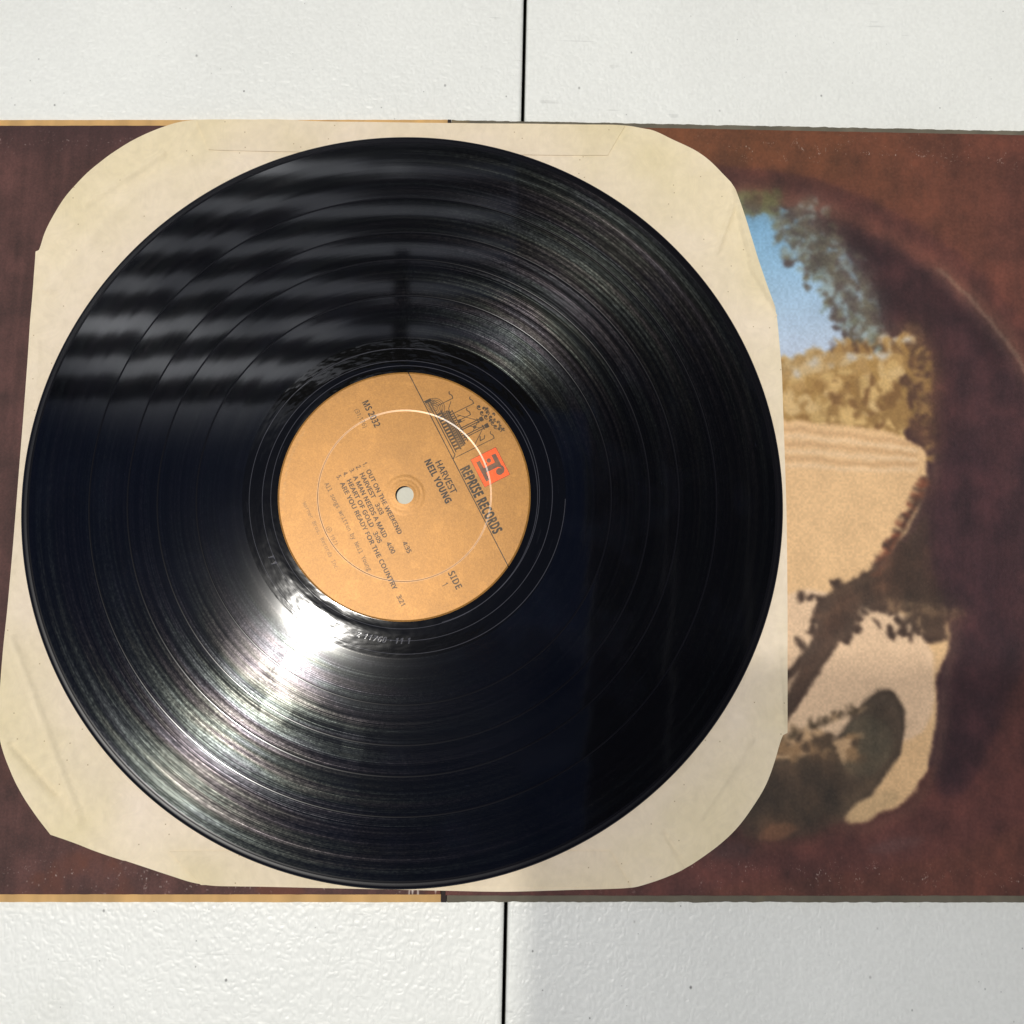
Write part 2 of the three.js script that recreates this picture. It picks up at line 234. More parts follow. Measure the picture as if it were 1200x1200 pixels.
    const dk = 1 - edge, k = 1 + (0.48 * g + 0.18 * big + 0.14 * s) * dk + 0.10 * g * edge + (0.13 - 0.04 * edge) * h;
    c = [c[0] * k * (1 + 0.12 * g * dk), c[1] * k, c[2] * k * (1 - 0.1 * g * dk)];
    const dTop = z + 0.1595, dBot = 0.1515 - z, band = Math.exp(-Math.pow((Math.min(dTop, dBot) - 0.009) / 0.004, 2)) * 0.75 + Math.exp(-Math.min(dTop, dBot) / 0.008) * 0.25 + 0.05;
    return mix3(c, [176, 160, 150], scuff(x, z, 87, band));
  }, false);
  const LX0 = -0.31, LW = 0.33;
  const printLeft = colorMap(1024, 1024, (u, v) => {
    const x = LX0 + u * LW, z = PZ0 + v * PH;
    const g = fbm(x * 130, z * 110, 91, 5) - 0.5, s = fbm(x * 420, z * 22, 95, 3) - 0.5, h = noise(x * 2300, z * 2300, 97) - 0.5, red = step(0.50, 0.68, fbm(x * 45, z * 40, 99, 4)) * step(0.09, 0.15, z);
    const k = 1 + 0.46 * g + 0.24 * s + 0.20 * h;
    let c = [80 * k, 52 * k, 48 * k]; c = mix3(c, [104, 58, 42], 0.7 * red);
    c = mix3(c, [50, 34, 38], step(-0.13, -0.155, z) * 0.35);
    const dTop = z + 0.153 + 0.031 * (x + 0.15) * 0.7, dBot = 0.156 - z, e = Math.min(dTop, dBot), band = Math.exp(-Math.pow((e - 0.008) / 0.004, 2)) * 0.7 + step(0.025, 0.0, dBot) * 0.5 + 0.05;
    c = mix3(c, [168, 156, 150], scuff(x, z, 103, band));
    if (x > 0.0035 && x < 0.02 && dBot < 0.007) c = mix3(c, [196, 184, 174], step(0.56, 0.7, noise(x * 1500, z * 90, 107)));
    return c;
  }, false);
  const card = (r, g, b, seed) => new THREE.MeshStandardMaterial({ roughness: 0.9, map: colorMap(256, 256, (u, v) => { const n = fbm(u * 40, v * 6, seed, 4, 40, 6) - 0.5, w = step(0.66, 0.8, fbm(u * 16, v * 2, seed + 4, 3, 16, 2)), k = 1 + 0.3 * n; return mix3([r * k, g * k, b * k], [r * 1.0 + 44, g + 30, b + 4], w * 0.45); }) });
  const tan = card(202, 162, 106, 111), slate = card(104, 98, 84, 117);
  for (const t of [tan.map, slate.map]) t.repeat.set(4, 4);
  const fine = grayMap(512, 512, (u, v) => 0.6 * noise(u * 128, v * 128, 121, 128, 128) + 0.4 * noise(u * 256, v * 40, 123, 256, 40));
  fine.repeat.set(3, 3);
  const inkL = new THREE.MeshPhysicalMaterial({ map: printLeft, roughness: 0.6, bumpMap: fine, bumpScale: 0.00004, specularIntensity: 0.4 });
  const inkR = new THREE.MeshPhysicalMaterial({ map: printRight, roughness: 0.6, bumpMap: fine, bumpScale: 0.00004, specularIntensity: 0.4 });
  const frameOf = (a, b, c, d, size, seed, fuzz) => [...rough(a, b, size, seed, fuzz), ...rough(b, c, size * 0.4, seed + 1, 0.004), ...rough(c, d, size, seed + 2, fuzz), ...rough(d, a, size * 0.4, seed + 3, 0.004)];
  const uvM = (x, z) => [x, z], uvR = (x, z) => [(x - PX0) / PW, (z - PZ0) / PH], uvL = (x, z) => [(x - LX0) / LW, (z - PZ0) / PH];
  const left = part('cover_panel', board(frameOf([-0.3023, -0.1508], [0.0122, -0.1606], [0.0190, 0.1557], [-0.2949, 0.1612], 0.00012, 131, 0.0007), 0.0001, 0.0014, 0.0002, uvM), tan, cover);
  left.userData.label = 'page with a bare tan card edge showing along its top and bottom';
  part('printed_sheet', board(frameOf([-0.3018, -0.1478], [0.0125, -0.1576], [0.0188, 0.1527], [-0.2945, 0.1582], 0.00010, 137, 0.0008), 0.0015, 0.0009, 0.0002, uvL), inkL, left);
  const right = part('cover_panel', board(frameOf([0.0138, -0.1606], [0.3277, -0.1637], [0.3350, 0.1501], [0.0212, 0.1556], 0.00040, 141, 0.0005), 0.0001, 0.0014, 0.0002, uvM), slate, cover);
  right.userData.label = 'page with a worn dark grey card edge showing along its top and bottom';
  part('printed_sheet', board(frameOf([0.0134, -0.1583], [0.3275, -0.1614], [0.3346, 0.1475], [0.0207, 0.1530], 0.00014, 147, 0.0006), 0.0015, 0.0009, 0.0002, uvR), inkR, right);
  part('spine', board(frameOf([0.0123, -0.1604], [0.0137, -0.1604], [0.0211, 0.1556], [0.0191, 0.1556], 0.0001, 151, 0.002), 0.0001, 0.0020, 0.0002, uvM), new THREE.MeshStandardMaterial({ color: 0x2c2220, roughness: 0.9 }), cover);
}

// ------------------------------------------------------------------ paper inner sleeve
const segDist = (x, z, a, b) => { const dx = b[0] - a[0], dz = b[1] - a[1], t = clamp(((x - a[0]) * dx + (z - a[1]) * dz) / (dx * dx + dz * dz)); return Math.hypot(x - a[0] - dx * t, z - a[1] - dz * t); };
const FOLD = [[0.1316, -0.1344], [0.1350, -0.1147], [0.1381, -0.1026], [0.1384, -0.0982], [0.1492, -0.0795]];
const CREASES = [[[-0.150, 0.060], [-0.118, 0.128], 0.0005], [[-0.146, 0.100], [-0.128, 0.118], -0.0004], [[-0.150, -0.06], [-0.147, -0.02], 0.0004], [[-0.135, -0.118], [-0.105, -0.141], 0.0004], [[0.118, 0.122], [0.138, 0.092], 0.0004], [[0.104, 0.128], [0.112, 0.140], -0.0004], [[0.125, -0.105], [0.132, -0.125], 0.0005], [[-0.08, 0.143], [-0.055, 0.141], 0.0005], [[0.148, 0.05], [0.150, 0.085], 0.0004]];
function sleeveY(x, z) {                                     // height of the paper above the table
  const r = Math.hypot(x, z), out = step(0.1512, 0.170, r);
  let y = 0.0030 + out * 0.0020 * (fbm(x * 40, z * 40, 201, 3) - 0.40);
  y += out * 0.0026 * step(0.10, 0.20, -x * 0.7 + z * 0.72);  // the corner that curls up
  const crease = Math.abs(r - 0.1745 - 0.004 * Math.sin(Math.atan2(z, x) * 3)); if (x < -0.10 && z > 0.06) y += 0.0011 * Math.exp(-crease * crease / 8e-6);
  const cre2 = Math.abs(r - 0.168); if (x < -0.05 && z < -0.08) y += 0.0007 * Math.exp(-cre2 * cre2 / 8e-6);
  let d = 1; for (let i = 0; i < FOLD.length - 1; i++) d = Math.min(d, segDist(x, z, FOLD[i], FOLD[i + 1]));
  y += 0.0010 * Math.exp(-d / 0.003) * step(0.1512, 0.158, r);
  { const zz = clamp(z, -0.1344, -0.0795); let lx = FOLD[0][0]; for (let i = 0; i < FOLD.length - 1; i++) if (zz >= FOLD[i][1]) lx = lerp(FOLD[i][0], FOLD[i + 1][0], clamp((zz - FOLD[i][1]) / (FOLD[i + 1][1] - FOLD[i][1]))); if (x > 0.1 && z > -0.136 && z < -0.078) y += 0.0016 * step(-0.0002, 0.0006, x - lx) + 0.10 * Math.max(0, x - lx); }
  for (const c of CREASES) { const e = segDist(x, z, c[0], c[1]); if (e < 0.005) y += out * c[2] * 2.2 * Math.exp(-e * e / 1.2e-6); }
  return Math.max(y, 0.0026);
}
{
  const sleeve = tag(group('inner_sleeve', 0, T, 0), 'cream paper record sleeve with rounded corners lying under the black record', 'record sleeve');
  const O0 = [[-0.0934, -0.1566], [-0.1029, -0.1544], [-0.1142, -0.1492], [-0.1256, -0.1417], [-0.1342, -0.1336], [-0.1419, -0.1244], [-0.1468, -0.1158], [-0.1510, -0.1065], [-0.1524, -0.0991], [-0.1529, -0.0979], [-0.1541, -0.0973], [-0.1536, -0.0835], [-0.1537, -0.0549], [-0.1534, -0.0219], [-0.1531, 0.0287], [-0.1527, 0.0768], [-0.1520, 0.0925], [-0.1512, 0.0939], [-0.1492, 0.1016], [-0.1460, 0.1089], [-0.1414, 0.1174], [-0.1356, 0.1255], [-0.1289, 0.1330], [-0.0713, 0.1507], [-0.0243, 0.1510], [0.0417, 0.1512], [0.0913, 0.1489], [0.0956, 0.1479], [0.1034, 0.1453], [0.1109, 0.1420], [0.1174, 0.1378], [0.1273, 0.1306], [0.1349, 0.1225], [0.1429, 0.1105], [0.1463, 0.1021], [0.1491, 0.0926], [0.1501, 0.0905], [0.1518, 0.0896], [0.1524, 0.0480], [0.1526, 0.0028], [0.1520, -0.0275], [0.1512, -0.0604], [0.1499, -0.0757], [0.1492, -0.0795], [0.1461, -0.0882], [0.1403, -0.1063], [0.1358, -0.1222], [0.1316, -0.1344], [0.1306, -0.1362], [0.1227, -0.1443], [0.1170, -0.1486], [0.1109, -0.1515], [0.0991, -0.1576], [0.0941, -0.1582], [0.0869, -0.1595], [0.0393, -0.1588], [-0.0320, -0.1575]];
  const O = []; O0.forEach((p, i) => {                        // round the corners, keep the real kinks
    const n = O0.length, a = O0[(i + n - 1) % n], b = O0[(i + 1) % n], turn = Math.abs(Math.atan2((p[0] - a[0]) * (b[1] - p[1]) - (p[1] - a[1]) * (b[0] - p[0]), (p[0] - a[0]) * (b[0] - p[0]) + (p[1] - a[1]) * (b[1] - p[1])));
    if (turn > 0.42 || turn < 0.02) { O.push(p); return; }
    for (let k = 0; k <= 6; k++) { const t = k / 6, m0 = [(a[0] + p[0]) / 2, (a[1] + p[1]) / 2], m1 = [(b[0] + p[0]) / 2, (b[1] + p[1]) / 2]; if (Math.hypot(m0[0] - p[0], m0[1] - p[1]) > 0.008) { m0[0] = lerp(p[0], a[0], 0.008 / Math.hypot(a[0] - p[0], a[1] - p[1])); m0[1] = lerp(p[1], a[1], 0.008 / Math.hypot(a[0] - p[0], a[1] - p[1])); } if (Math.hypot(m1[0] - p[0], m1[1] - p[1]) > 0.008) { m1[0] = lerp(p[0], b[0], 0.008 / Math.hypot(b[0] - p[0], b[1] - p[1])); m1[1] = lerp(p[1], b[1], 0.008 / Math.hypot(b[0] - p[0], b[1] - p[1])); } const u = 1 - t; O.push([u * u * m0[0] + 2 * u * t * p[0] + t * t * m1[0], u * u * m0[1] + 2 * u * t * p[1] + t * t * m1[1]]); }
  });
  const ray = (a) => { const c = Math.cos(a), s = Math.sin(a); let best = 0; for (let i = 0; i < O.length; i++) { const p = O[i], q = O[(i + 1) % O.length], ex = q[0] - p[0], ez = q[1] - p[1], den = c * ez - s * ex; if (Math.abs(den) < 1e-12) continue; const t = (p[0] * ez - p[1] * ex) / den, u = (p[0] * s - p[1] * c) / den; if (t > 0 && u >= -1e-9 && u <= 1 + 1e-9) best = Math.max(best, t); } return best; };
  const angles = O.map(([x, z]) => Math.atan2(z, x)); for (let i = 0; i < 1200; i++) angles.push((i / 1200) * 2 * Math.PI - Math.PI);
  angles.sort((a, b) => a - b);
  const reach = angles.map(ray), nA = angles.length;
  // the first radii keep an even centre, the rest crowd the uncovered rim
  const ts = []; for (let i = 0; i <= 6; i++) ts.push(0.05 + i * 0.13); for (let i = 1; i <= 34; i++) ts.push(0.83 + i * 0.005);
  const pos = [], uv = [], idx = [];
  for (const t of ts) for (let i = 0; i < nA; i++) { const x = Math.cos(angles[i]) * reach[i] * t, z = Math.sin(angles[i]) * reach[i] * t; pos.push(x, sleeveY(x, z), z); uv.push(x, z); }
  const c0 = pos.length / 3; pos.push(0, sleeveY(0, 0), 0); uv.push(0, 0);
  for (let i = 0; i < nA; i++) idx.push(c0, (i + 1) % nA, i);
  for (let k = 0; k < ts.length - 1; k++) for (let i = 0; i < nA; i++) { const a = k * nA + i, b = k * nA + (i + 1) % nA, c = a + nA, d = b + nA; idx.push(a, d, c, a, b, d); }
  const top = pos.length / 3, last = (ts.length - 1) * nA;   // the cut edge and the sheet below
  for (const drop of [0, 0.00028]) for (let i = 0; i < nA; i++) { const o = (last + i) * 3; pos.push(pos[o], pos[o + 1] - drop, pos[o + 2]); uv.push(pos[o], pos[o + 2]); }
  for (let i = 0; i < nA; i++) { const a = top + i, b = top + (i + 1) % nA, c = a + nA, d = b + nA; idx.push(a, b, d, a, d, c); }
  const g = new THREE.BufferGeometry(); g.setAttribute('position', new THREE.Float32BufferAttribute(pos, 3)); g.setAttribute('uv', new THREE.Float32BufferAttribute(uv, 2)); g.setIndex(idx); g.computeVertexNormals();
  const paper = (seed) => colorMap(1024, 1024, (u, v) => {
    const n = fbm(u * 14, v * 14, seed, 5) - 0.5, f = fbm(u * 150, v * 150, seed + 5, 3) - 0.5, fib = noise(u * 420 + 30 * noise(u * 40, v * 40, seed + 8), v * 60, seed + 9) - 0.5;
    const x = (u - 0.5) * 0.34, z = (v - 0.5) * 0.34, mid = step(0.012, 0.006, Math.hypot(x, z)), aged = step(0.145, 0.18, Math.hypot(x, z));
    const k = 1 + 0.07 * n + 0.05 * f + 0.02 * fib; let c = [233 * k, 217 * k, (192 - 10 * aged + 16 * n) * k]; if (mid) c = mix3(c, [222, 220, 205], mid);
    const sp = hash(Math.floor(u * 1024), Math.floor(v * 1024), seed + 20); if (sp > 0.9996) c = [150, 126, 92]; return c;
  }, false);
  const mapA = paper(211), grain = grayMap(1024, 1024, (u, v) => 0.6 * fbm(u * 90, v * 90, 221, 4) + 0.4 * fbm(u * 20, v * 20, 223, 3), false);
  for (const t of [mapA, grain]) { t.repeat.set(1 / 0.34, 1 / 0.34); t.offset.set(0.5, 0.5); }
  const mat = new THREE.MeshStandardMaterial({ map: mapA, bumpMap: grain, bumpScale: 0.0007, roughness: 0.85 });
  part('paper_sheet', g, mat, sleeve);
  // the folded glue flaps along two sides lie a paper's thickness proud
  const flap = (a, b, c, d, nz) => {                           // a-b inner edge, d-c outer edge
    const P = [], U = [], I = [], nx = 170, lift = 0.00034;
    const at = (i, j) => { const s = i / nx, t = j / nz; return [lerp(lerp(a[0], b[0], s), lerp(d[0], c[0], s), t), lerp(lerp(a[1], b[1], s), lerp(d[1], c[1], s), t)]; };
    for (let j = 0; j <= nz; j++) for (let i = 0; i <= nx; i++) { const [x, z] = at(i, j); P.push(x, sleeveY(x, z) + lift, z); U.push(x, z); }
    for (let j = 0; j < nz; j++) for (let i = 0; i < nx; i++) { const k = j * (nx + 1) + i, l = k + nx + 1; I.push(k, k + 1, l, k + 1, l + 1, l); }
    const rim = [...Array(nx + 1).keys()].map((i) => [i, 0]); const ends = [[...Array(nz + 1).keys()].map((j) => [0, j]), [...Array(nz + 1).keys()].map((j) => [nx, j])];
    for (const line of [rim, ...ends]) { const o = P.length / 3; for (const [i, j] of line) { const [x, z] = at(i, j), y = sleeveY(x, z); P.push(x, y + lift, z, x, y - 0.0001, z); U.push(x, z, x, z); } for (let k = 0; k < line.length - 1; k++) I.push(o + 2 * k, o + 2 * k + 1, o + 2 * k + 2, o + 2 * k + 1, o + 2 * k + 3, o + 2 * k + 2); }
    const f = new THREE.BufferGeometry(); f.setAttribute('position', new THREE.Float32BufferAttribute(P, 3)); f.setAttribute('uv', new THREE.Float32BufferAttribute(U, 2)); f.setIndex(I); f.computeVertexNormals();
    return f;
  };
  const flapMat = mat.clone(); flapMat.color.setRGB(0.97, 0.965, 0.955); flapMat.side = THREE.DoubleSide;
  part('glue_flap', flap([-0.0862, -0.1429], [0.0795, -0.1456], [0.0867, -0.1591], [-0.0923, -0.1562], 10), flapMat, sleeve);
  part('glue_flap', flap([-0.0840, 0.1384], [0.0831, 0.1353], [0.0911, 0.1486], [-0.0713, 0.1503], 10), flapMat, sleeve);
}

// ------------------------------------------------------------------ the record
{
  const record = tag(group('vinyl_record', 0, T, 0), 'glossy black vinyl record with gold paper label lying on the cream sleeve', 'vinyl record');
  const R = 0.1508, RL = 0.0500, RH = 0.00362, TOP = 0.0052, BOT = 0.0034;
  const GAPS = [0.1240, 0.1090, 0.0973, 0.0820];             // quiet rings between the songs
  const IN = 0.0640, OUT = 0.1476;
  // polar maps: u runs over r = 50..150 mm, v three times round
  const N = 2048, rOf = (u) => 0.05 + u * 0.1;
  const rnd = rng(1234);
  const loud = new Float32Array(N), quiet = new Float32Array(N), fineG = new Float32Array(N);
  for (let i = 0; i < N; i++) {
    const r = rOf(i / N); const coarse = fbm(r * 900, 0.5, 301, 4), mid = fbm(r * 2600, 0.5, 307, 3);
    const big = r > 0.082 && r < 0.109 ? 1.0 : 0.55;
    loud[i] = clamp(0.5 + big * 1.5 * (coarse - 0.5) + 0.5 * (mid - 0.5));
    fineG[i] = noise(r * 5200, 0.5, 311) * 0.6 + noise(r * 2400, 0.5, 313) * 0.4;
  }
  const polarBump = grayMap(N, N, (u, v, i) => {
    const wob = noise(u * 500, v * 700, 321, 500, 700), grit = noise(u * 200, v * 340, 323, 200, 340), grit2 = noise(u * 420, v * 620, 327, 420, 620);
    return 0.50 * fineG[i] + 0.16 * loud[i] + (0.005 + 0.015 * loud[i]) * (0.5 * grit + 0.5 * grit2) + 0.003 * wob;
  });
  const smear = [[-0.058, 0.062, 0.010, 0.014, 0.5], [-0.036, 0.073, 0.011, 0.012, 0.2], [-0.016, 0.096, 0.0045, 0.010, 0], [-0.046, 0.084, 0.006, 0.007, 0.8]];
  const polarRough = grayMap(N, 1024, (u, v, i) => {
    const g = noise(u * 260, v * 500, 331, 260, 500);
    return 0.160 + 0.03 * (loud[i] - 0.5) + 0.03 * (g - 0.5);
  });
  const ticks = []; for (let i = 0; i < 240; i++) ticks.push([rnd(), rnd(), 0.0003 + rnd() * 0.0006, 0.0006 + rnd() * rnd() * 0.006, rnd()]);
  const tickRows = Array.from({ length: 64 }, () => []); for (const t of ticks) for (let k = -1; k <= 1; k++) tickRows[(Math.floor(t[1] * 64) + k + 64) % 64].push(t);
  const polarColor = colorMap(1024, 2048, (u, v) => {
    const film = fbm(u * 6, v * 12, 341, 4, 6, 12), dust = noise(u * 700, v * 1300, 345, 700, 1300);
    let k = 9 + 4 * step(0.5, 0.8, film) + 26 * step(0.985, 1.0, dust);
    for (const t of tickRows[Math.floor(v * 64)]) { const du = Math.abs(u - t[0]) / t[2], dv = Math.abs(v - t[1]) / t[3]; if (du < 1 && dv < 1) k += 50 * t[4] * (1 - du) * (1 - dv); }
    return [k * 0.85, k * 0.95, k * 1.35];
  });
  const polarSpec = (() => {                                   // how much each stretch of groove glitters; smudges of fingers dull the shine
    const W = 2048, H = 2048, d = new Uint8Array(W * H * 4);
    for (let j = 0; j < H; j++) for (let i = 0; i < W; i++) {
      const u = i / W, v = j / H, r = rOf(u), a = v * 2 * Math.PI, x = Math.cos(a) * r, z = Math.sin(a) * r;
      const g = noise(u * 250, v * 1100, 361, 0, 1100), g2 = noise(u * 120, v * 520, 367, 0, 520), arc = noise(u * 340, v * 60, 371, 0, 60);
      let k = (0.03 + 0.50 * loud[i] * loud[i] + 0.06 * loud[i]) * (0.6 + 1.0 * Math.pow(g, 2.2) + 0.4 * (g2 - 0.5)) * (0.75 + 0.5 * arc);
      for (const [sx, sz, rx, rz, t] of smear) { const dx = x - sx, dz = z - sz, c = Math.cos(t), s = Math.sin(t), e = Math.hypot((dx * c + dz * s) / rx, (dz * c - dx * s) / rz); if (e < 1.2) k += 0.12 * step(1.1, 0.8, e) * (0.5 + fbm(x * 900, z * 900, 377, 2)); }
      const o = (j * W + i) * 4; d[o] = d[o + 1] = d[o + 2] = 255; d[o + 3] = clamp(k) * 255;
    }
    const t = finish(new THREE.DataTexture(d, W, H), true); t.repeat.set(1, 1 / 3); return t;
  })();
  const hue = (h) => [0.5 + 0.5 * Math.cos(6.283 * h), 0.5 + 0.5 * Math.cos(6.283 * (h - 0.333)), 0.5 + 0.5 * Math.cos(6.283 * (h - 0.667))];
  const polarTint = colorMap(1024, 512, (u, v) => {            // the grooves split light into faint colours
    const h = hue(rOf(u) * 40 + 1.2 * fbm(u * 30, v * 6, 351, 3, 30, 6)), a = 0.06;
    return [255 * (1 - a + a * h[0]), 255 * (1 - a + a * h[1]), 255 * (1 - a + a * h[2])];
  });
  const grooved = new THREE.MeshPhysicalMaterial({ map: polarColor, bumpMap: polarBump, bumpScale: 0.000062, roughness: 1, roughnessMap: polarRough, anisotropy: 1, specularIntensity: 0.62, specularIntensityMap: polarSpec, specularColorMap: polarTint, ior: 1.55, clearcoat: 1, clearcoatRoughness: 0.05 });
  const gapMat = new THREE.MeshPhysicalMaterial({ color: new THREE.Color().setRGB(0.004, 0.004, 0.006), roughness: 0.12, anisotropy: 0.8, ior: 1.55, specularIntensity: 0.28 });
  const rimMat = new THREE.MeshPhysicalMaterial({ color: new THREE.Color().setRGB(0.005, 0.005, 0.007), roughness: 0.12, ior: 1.55, specularIntensity: 0.6 });
  const ring = (r0, r1, nR, y, nT = 512, wave = null) => {                  // a flat polar ring; uv u = radius, v = angle
    const P = [], U = [], I = [], Nn = [];
    for (let j = 0; j <= nR; j++) { const r = lerp(r0, r1, j / nR), h = y(r), s = (y(r + 1e-5) - y(r - 1e-5)) / 2e-5 + (wave ? wave(r) : 0), l = Math.hypot(1, s); for (let i = 0; i <= nT; i++) { const a = (i / nT) * 2 * Math.PI, c = Math.cos(a), d = Math.sin(a); P.push(c * r, h, d * r); Nn.push(-c * s / l, 1 / l, -d * s / l); U.push((r - 0.05) / 0.1, (i / nT) * 3); } }
    for (let j = 0; j < nR; j++) for (let i = 0; i < nT; i++) { const a = j * (nT + 1) + i, b = a + nT + 1; I.push(a, a + 1, b, a + 1, b + 1, b); }
    const g = new THREE.BufferGeometry(); g.setAttribute('position', new THREE.Float32BufferAttribute(P, 3)); g.setAttribute('normal', new THREE.Float32BufferAttribute(Nn, 3)); g.setAttribute('uv', new THREE.Float32BufferAttribute(U, 2)); g.setIndex(I); return g;
  };
  // disc body: underside, rounded bead at the rim, wall of the spindle hole
  const prof = [[RH, TOP - 0.0002], [RH, BOT], [0.05, BOT], [0.147, BOT], [0.1496, BOT]];
  for (let i = 0; i <= 14; i++) { const a = -Math.PI / 2 + (i / 14) * Math.PI; prof.push([R - 0.00105 + Math.cos(a) * 0.00105, (BOT + TOP + 0.00008) / 2 + Math.sin(a) * (TOP + 0.00008 - BOT) / 2]); }
  for (let i = 1; i <= 10; i++) { const t = i / 10; prof.push([lerp(R - 0.00105, OUT + 0.0002, t), TOP + 0.00008 - 0.00008 * sm(t)  ]); }
  prof.push([OUT + 0.0001, TOP - 0.0004]);
  part('disc', new THREE.LatheGeometry(prof.map(([r, y]) => new THREE.Vector2(r, y)), 512), rimMat, record);
  const bounds = [OUT, ...GAPS, IN];
  const gw = 0.00034;
  for (let k = 0; k < 5; k++) {
    const a = bounds[k + 1] + (k < 4 ? gw : 0), b = bounds[k] - (k ? gw : 0.0);
    part('groove_band', ring(a, b, 130, (r) => TOP + 0.000012 * Math.sin((r - a) / (b - a) * Math.PI), 512, (r) => 0.003 * (fbm(r * 1500, 3.5, 381, 3) - 0.5) + 0.008 * (fbm(r * 260, 7.5, 383, 2) - 0.5)), grooved, record);
  }
  for (const r0 of GAPS) part('track_gap', ring(r0 - gw, r0 + gw, 12, (r) => TOP - 0.000025 * Math.cos((r - r0) / gw * Math.PI / 2)), gapMat, record);
  part('lead_in', ring(OUT, OUT + 0.0012, 8, (r) => TOP + 0.00002 * Math.sin((r - OUT) / 0.0012 * Math.PI)), gapMat, record);

  // run-out: smooth, a little wavy, with the spiral lead-out groove and hand scratched marks
  const RO = 0.0655, S = 1024, span = 0.132;
  const rc = document.createElement('canvas'); rc.width = rc.height = S; const rx = rc.getContext('2d');
  rx.fillStyle = '#000'; rx.fillRect(0, 0, S, S); rx.translate(S / 2, S / 2); const mm = S / span;
  rx.strokeStyle = 'rgb(120,120,120)'; rx.lineWidth = 1.6; rx.beginPath(); for (let i = 0; i <= 700; i++) { const a = i / 700 * Math.PI * 2 * 2.2, r = lerp(0.0638, 0.0525, i / 700) * mm; rx.lineTo(Math.cos(a) * r, Math.sin(a) * r); } rx.stroke();
  rx.beginPath(); rx.arc(0, 0, 0.0528 * mm, 0, 7); rx.stroke();
  const etch = (text, a0, r, size, gray) => { rx.font = 'italic ' + size + 'px sans-serif'; rx.strokeStyle = gray; rx.lineWidth = 1.5; let a = a0; for (const ch of text) { rx.save(); rx.rotate(a); rx.translate(0, r * mm); rx.strokeText(ch, 0, 0); rx.restore(); a -= (rx.measureText(ch).width + 2) / (r * mm); } };
  etch('2 11760 · 11 1', 0.30, 0.0585, 23, 'rgb(130,130,130)'); etch('T 1', 1.12, 0.0585, 22, 'rgb(130,130,130)');
  rx.lineCap = 'round'; const rr = rng(55); for (let i = 0; i < 90; i++) { const a = rr() * 6.28, r = (0.0515 + rr() * 0.0125) * mm, w = 0.01 + rr() * 0.12; rx.strokeStyle = `rgba(190,190,200,${0.06 + 0.25 * rr() * rr()})`; rx.lineWidth = 0.6 + rr(); rx.beginPath(); rx.arc(0, 0, r, a, a + w); rx.stroke(); }
  const rd = rx.getImageData(0, 0, S, S).data;
  const polarAt = (u, v) => { const x = (u - 0.5) * span, z = (v - 0.5) * span; return [Math.hypot(x, z), Math.atan2(z, x)]; };
  const flip = (i, j) => rd[(j * S + i) * 4] / 255;
  const roColor = colorMap(S, S, (u, v, i, j) => { const k = 12 + 150 * flip(i, j); return [k, k, k * 1.08]; }, false);
  const roBump = grayMap(S, S, (u, v, i, j) => { const [r, a] = polarAt(u, v); const w = fbm(r * 900, Math.abs(a) * 9 + 30, 401, 3), w2 = fbm(r * 300 + 2 * Math.cos(a), Math.abs(a) * 8 + 9, 405, 3); return 0.5 + 0.30 * (w2 - 0.5) + 0.06 * (w - 0.5) - 0.05 * flip(i, j); }, false);
  const runMat = new THREE.MeshPhysicalMaterial({ map: roColor, bumpMap: roBump, bumpScale: 0.00012, roughness: 0.045, ior: 1.55, specularIntensity: 0.75 });
  const planar = (g, sp) => { const p = g.attributes.position, uv = g.attributes.uv; for (let i = 0; i < p.count; i++) uv.setXY(i, p.getX(i) / sp + 0.5, p.getZ(i) / sp + 0.5); return g; };
  part('run_out', planar(ring(RL + 0.0001, IN, 40, (r) => TOP - 0.00003 - 0.00010 * step(0.056, 0.0505, r)), span), runMat, record);

  // ---- paper label
  const L = 1536, lc = document.createElement('canvas'); lc.width = lc.height = L; const c = lc.getContext('2d');
  c.fillStyle = 'rgb(154,109,53)'; c.fillRect(0, 0, L, L);
  c.translate(L / 2, L / 2); c.rotate(61.5 * Math.PI / 180); const q = L / 2 / 561; c.scale(q, q);   // drawing units: label radius = 561
  const ink = 'rgb(40,32,24)', inkSoft = 'rgb(58,44,28)'; c.fillStyle = ink; c.strokeStyle = ink; c.lineCap = 'round';
  const text = (str, s0, s1, base, cap, bold, color = ink, family = 'sans-serif', weight) => {            // letters from s0 to s1 with capitals `cap` high on the line t = base
    c.save(); c.fillStyle = color; c.font = `${bold ? 'bold ' : ''}100px ${family}`; const w = c.measureText(str).width; c.translate(s0, base); c.scale((s1 - s0) / w, cap / 71.4); c.fillText(str, 0, 0); if (weight) { c.strokeStyle = color; c.lineWidth = weight; c.strokeText(str, 0, 0); } c.restore();
  };
  c.lineWidth = 4; c.beginPath(); c.moveTo(-494, -265); c.lineTo(494, -265); c.stroke();
  text('REPRISE RECORDS', 6, 340, -272, 45, true, 'rgb(48,40,30)', 'sans-serif', 5);
  text('HARVEST', -72, 92, -187, 29, false, ink, 'sans-serif', 4); text('NEIL YOUNG', -98, 122, -146, 30, true, ink, 'sans-serif', 4);
  text('MS 2032', -466, -332, -18, 30, true); text('(31,176)', -449, -354, 28, 20, false, inkSoft);
  text('SIDE', 397, 484, -14, 31, true, inkSoft); text('1', 430, 446, 33, 28, true, inkSoft, 'monospace');
  const songs = [['1.', 'OUT ON THE WEEKEND', '4:35', 148, 187], ['2.', 'HARVEST', '3:03', -50, -22], ['3.', 'A MAN NEEDS A MAID', '4:00', 132, 156], ['4.', 'HEART OF GOLD', '3:05', 64, 88], ['5.', 'ARE YOU READY FOR THE COUNTRY', '3:21', 356, 386]];
  const song = 'rgb(56,40,24)';
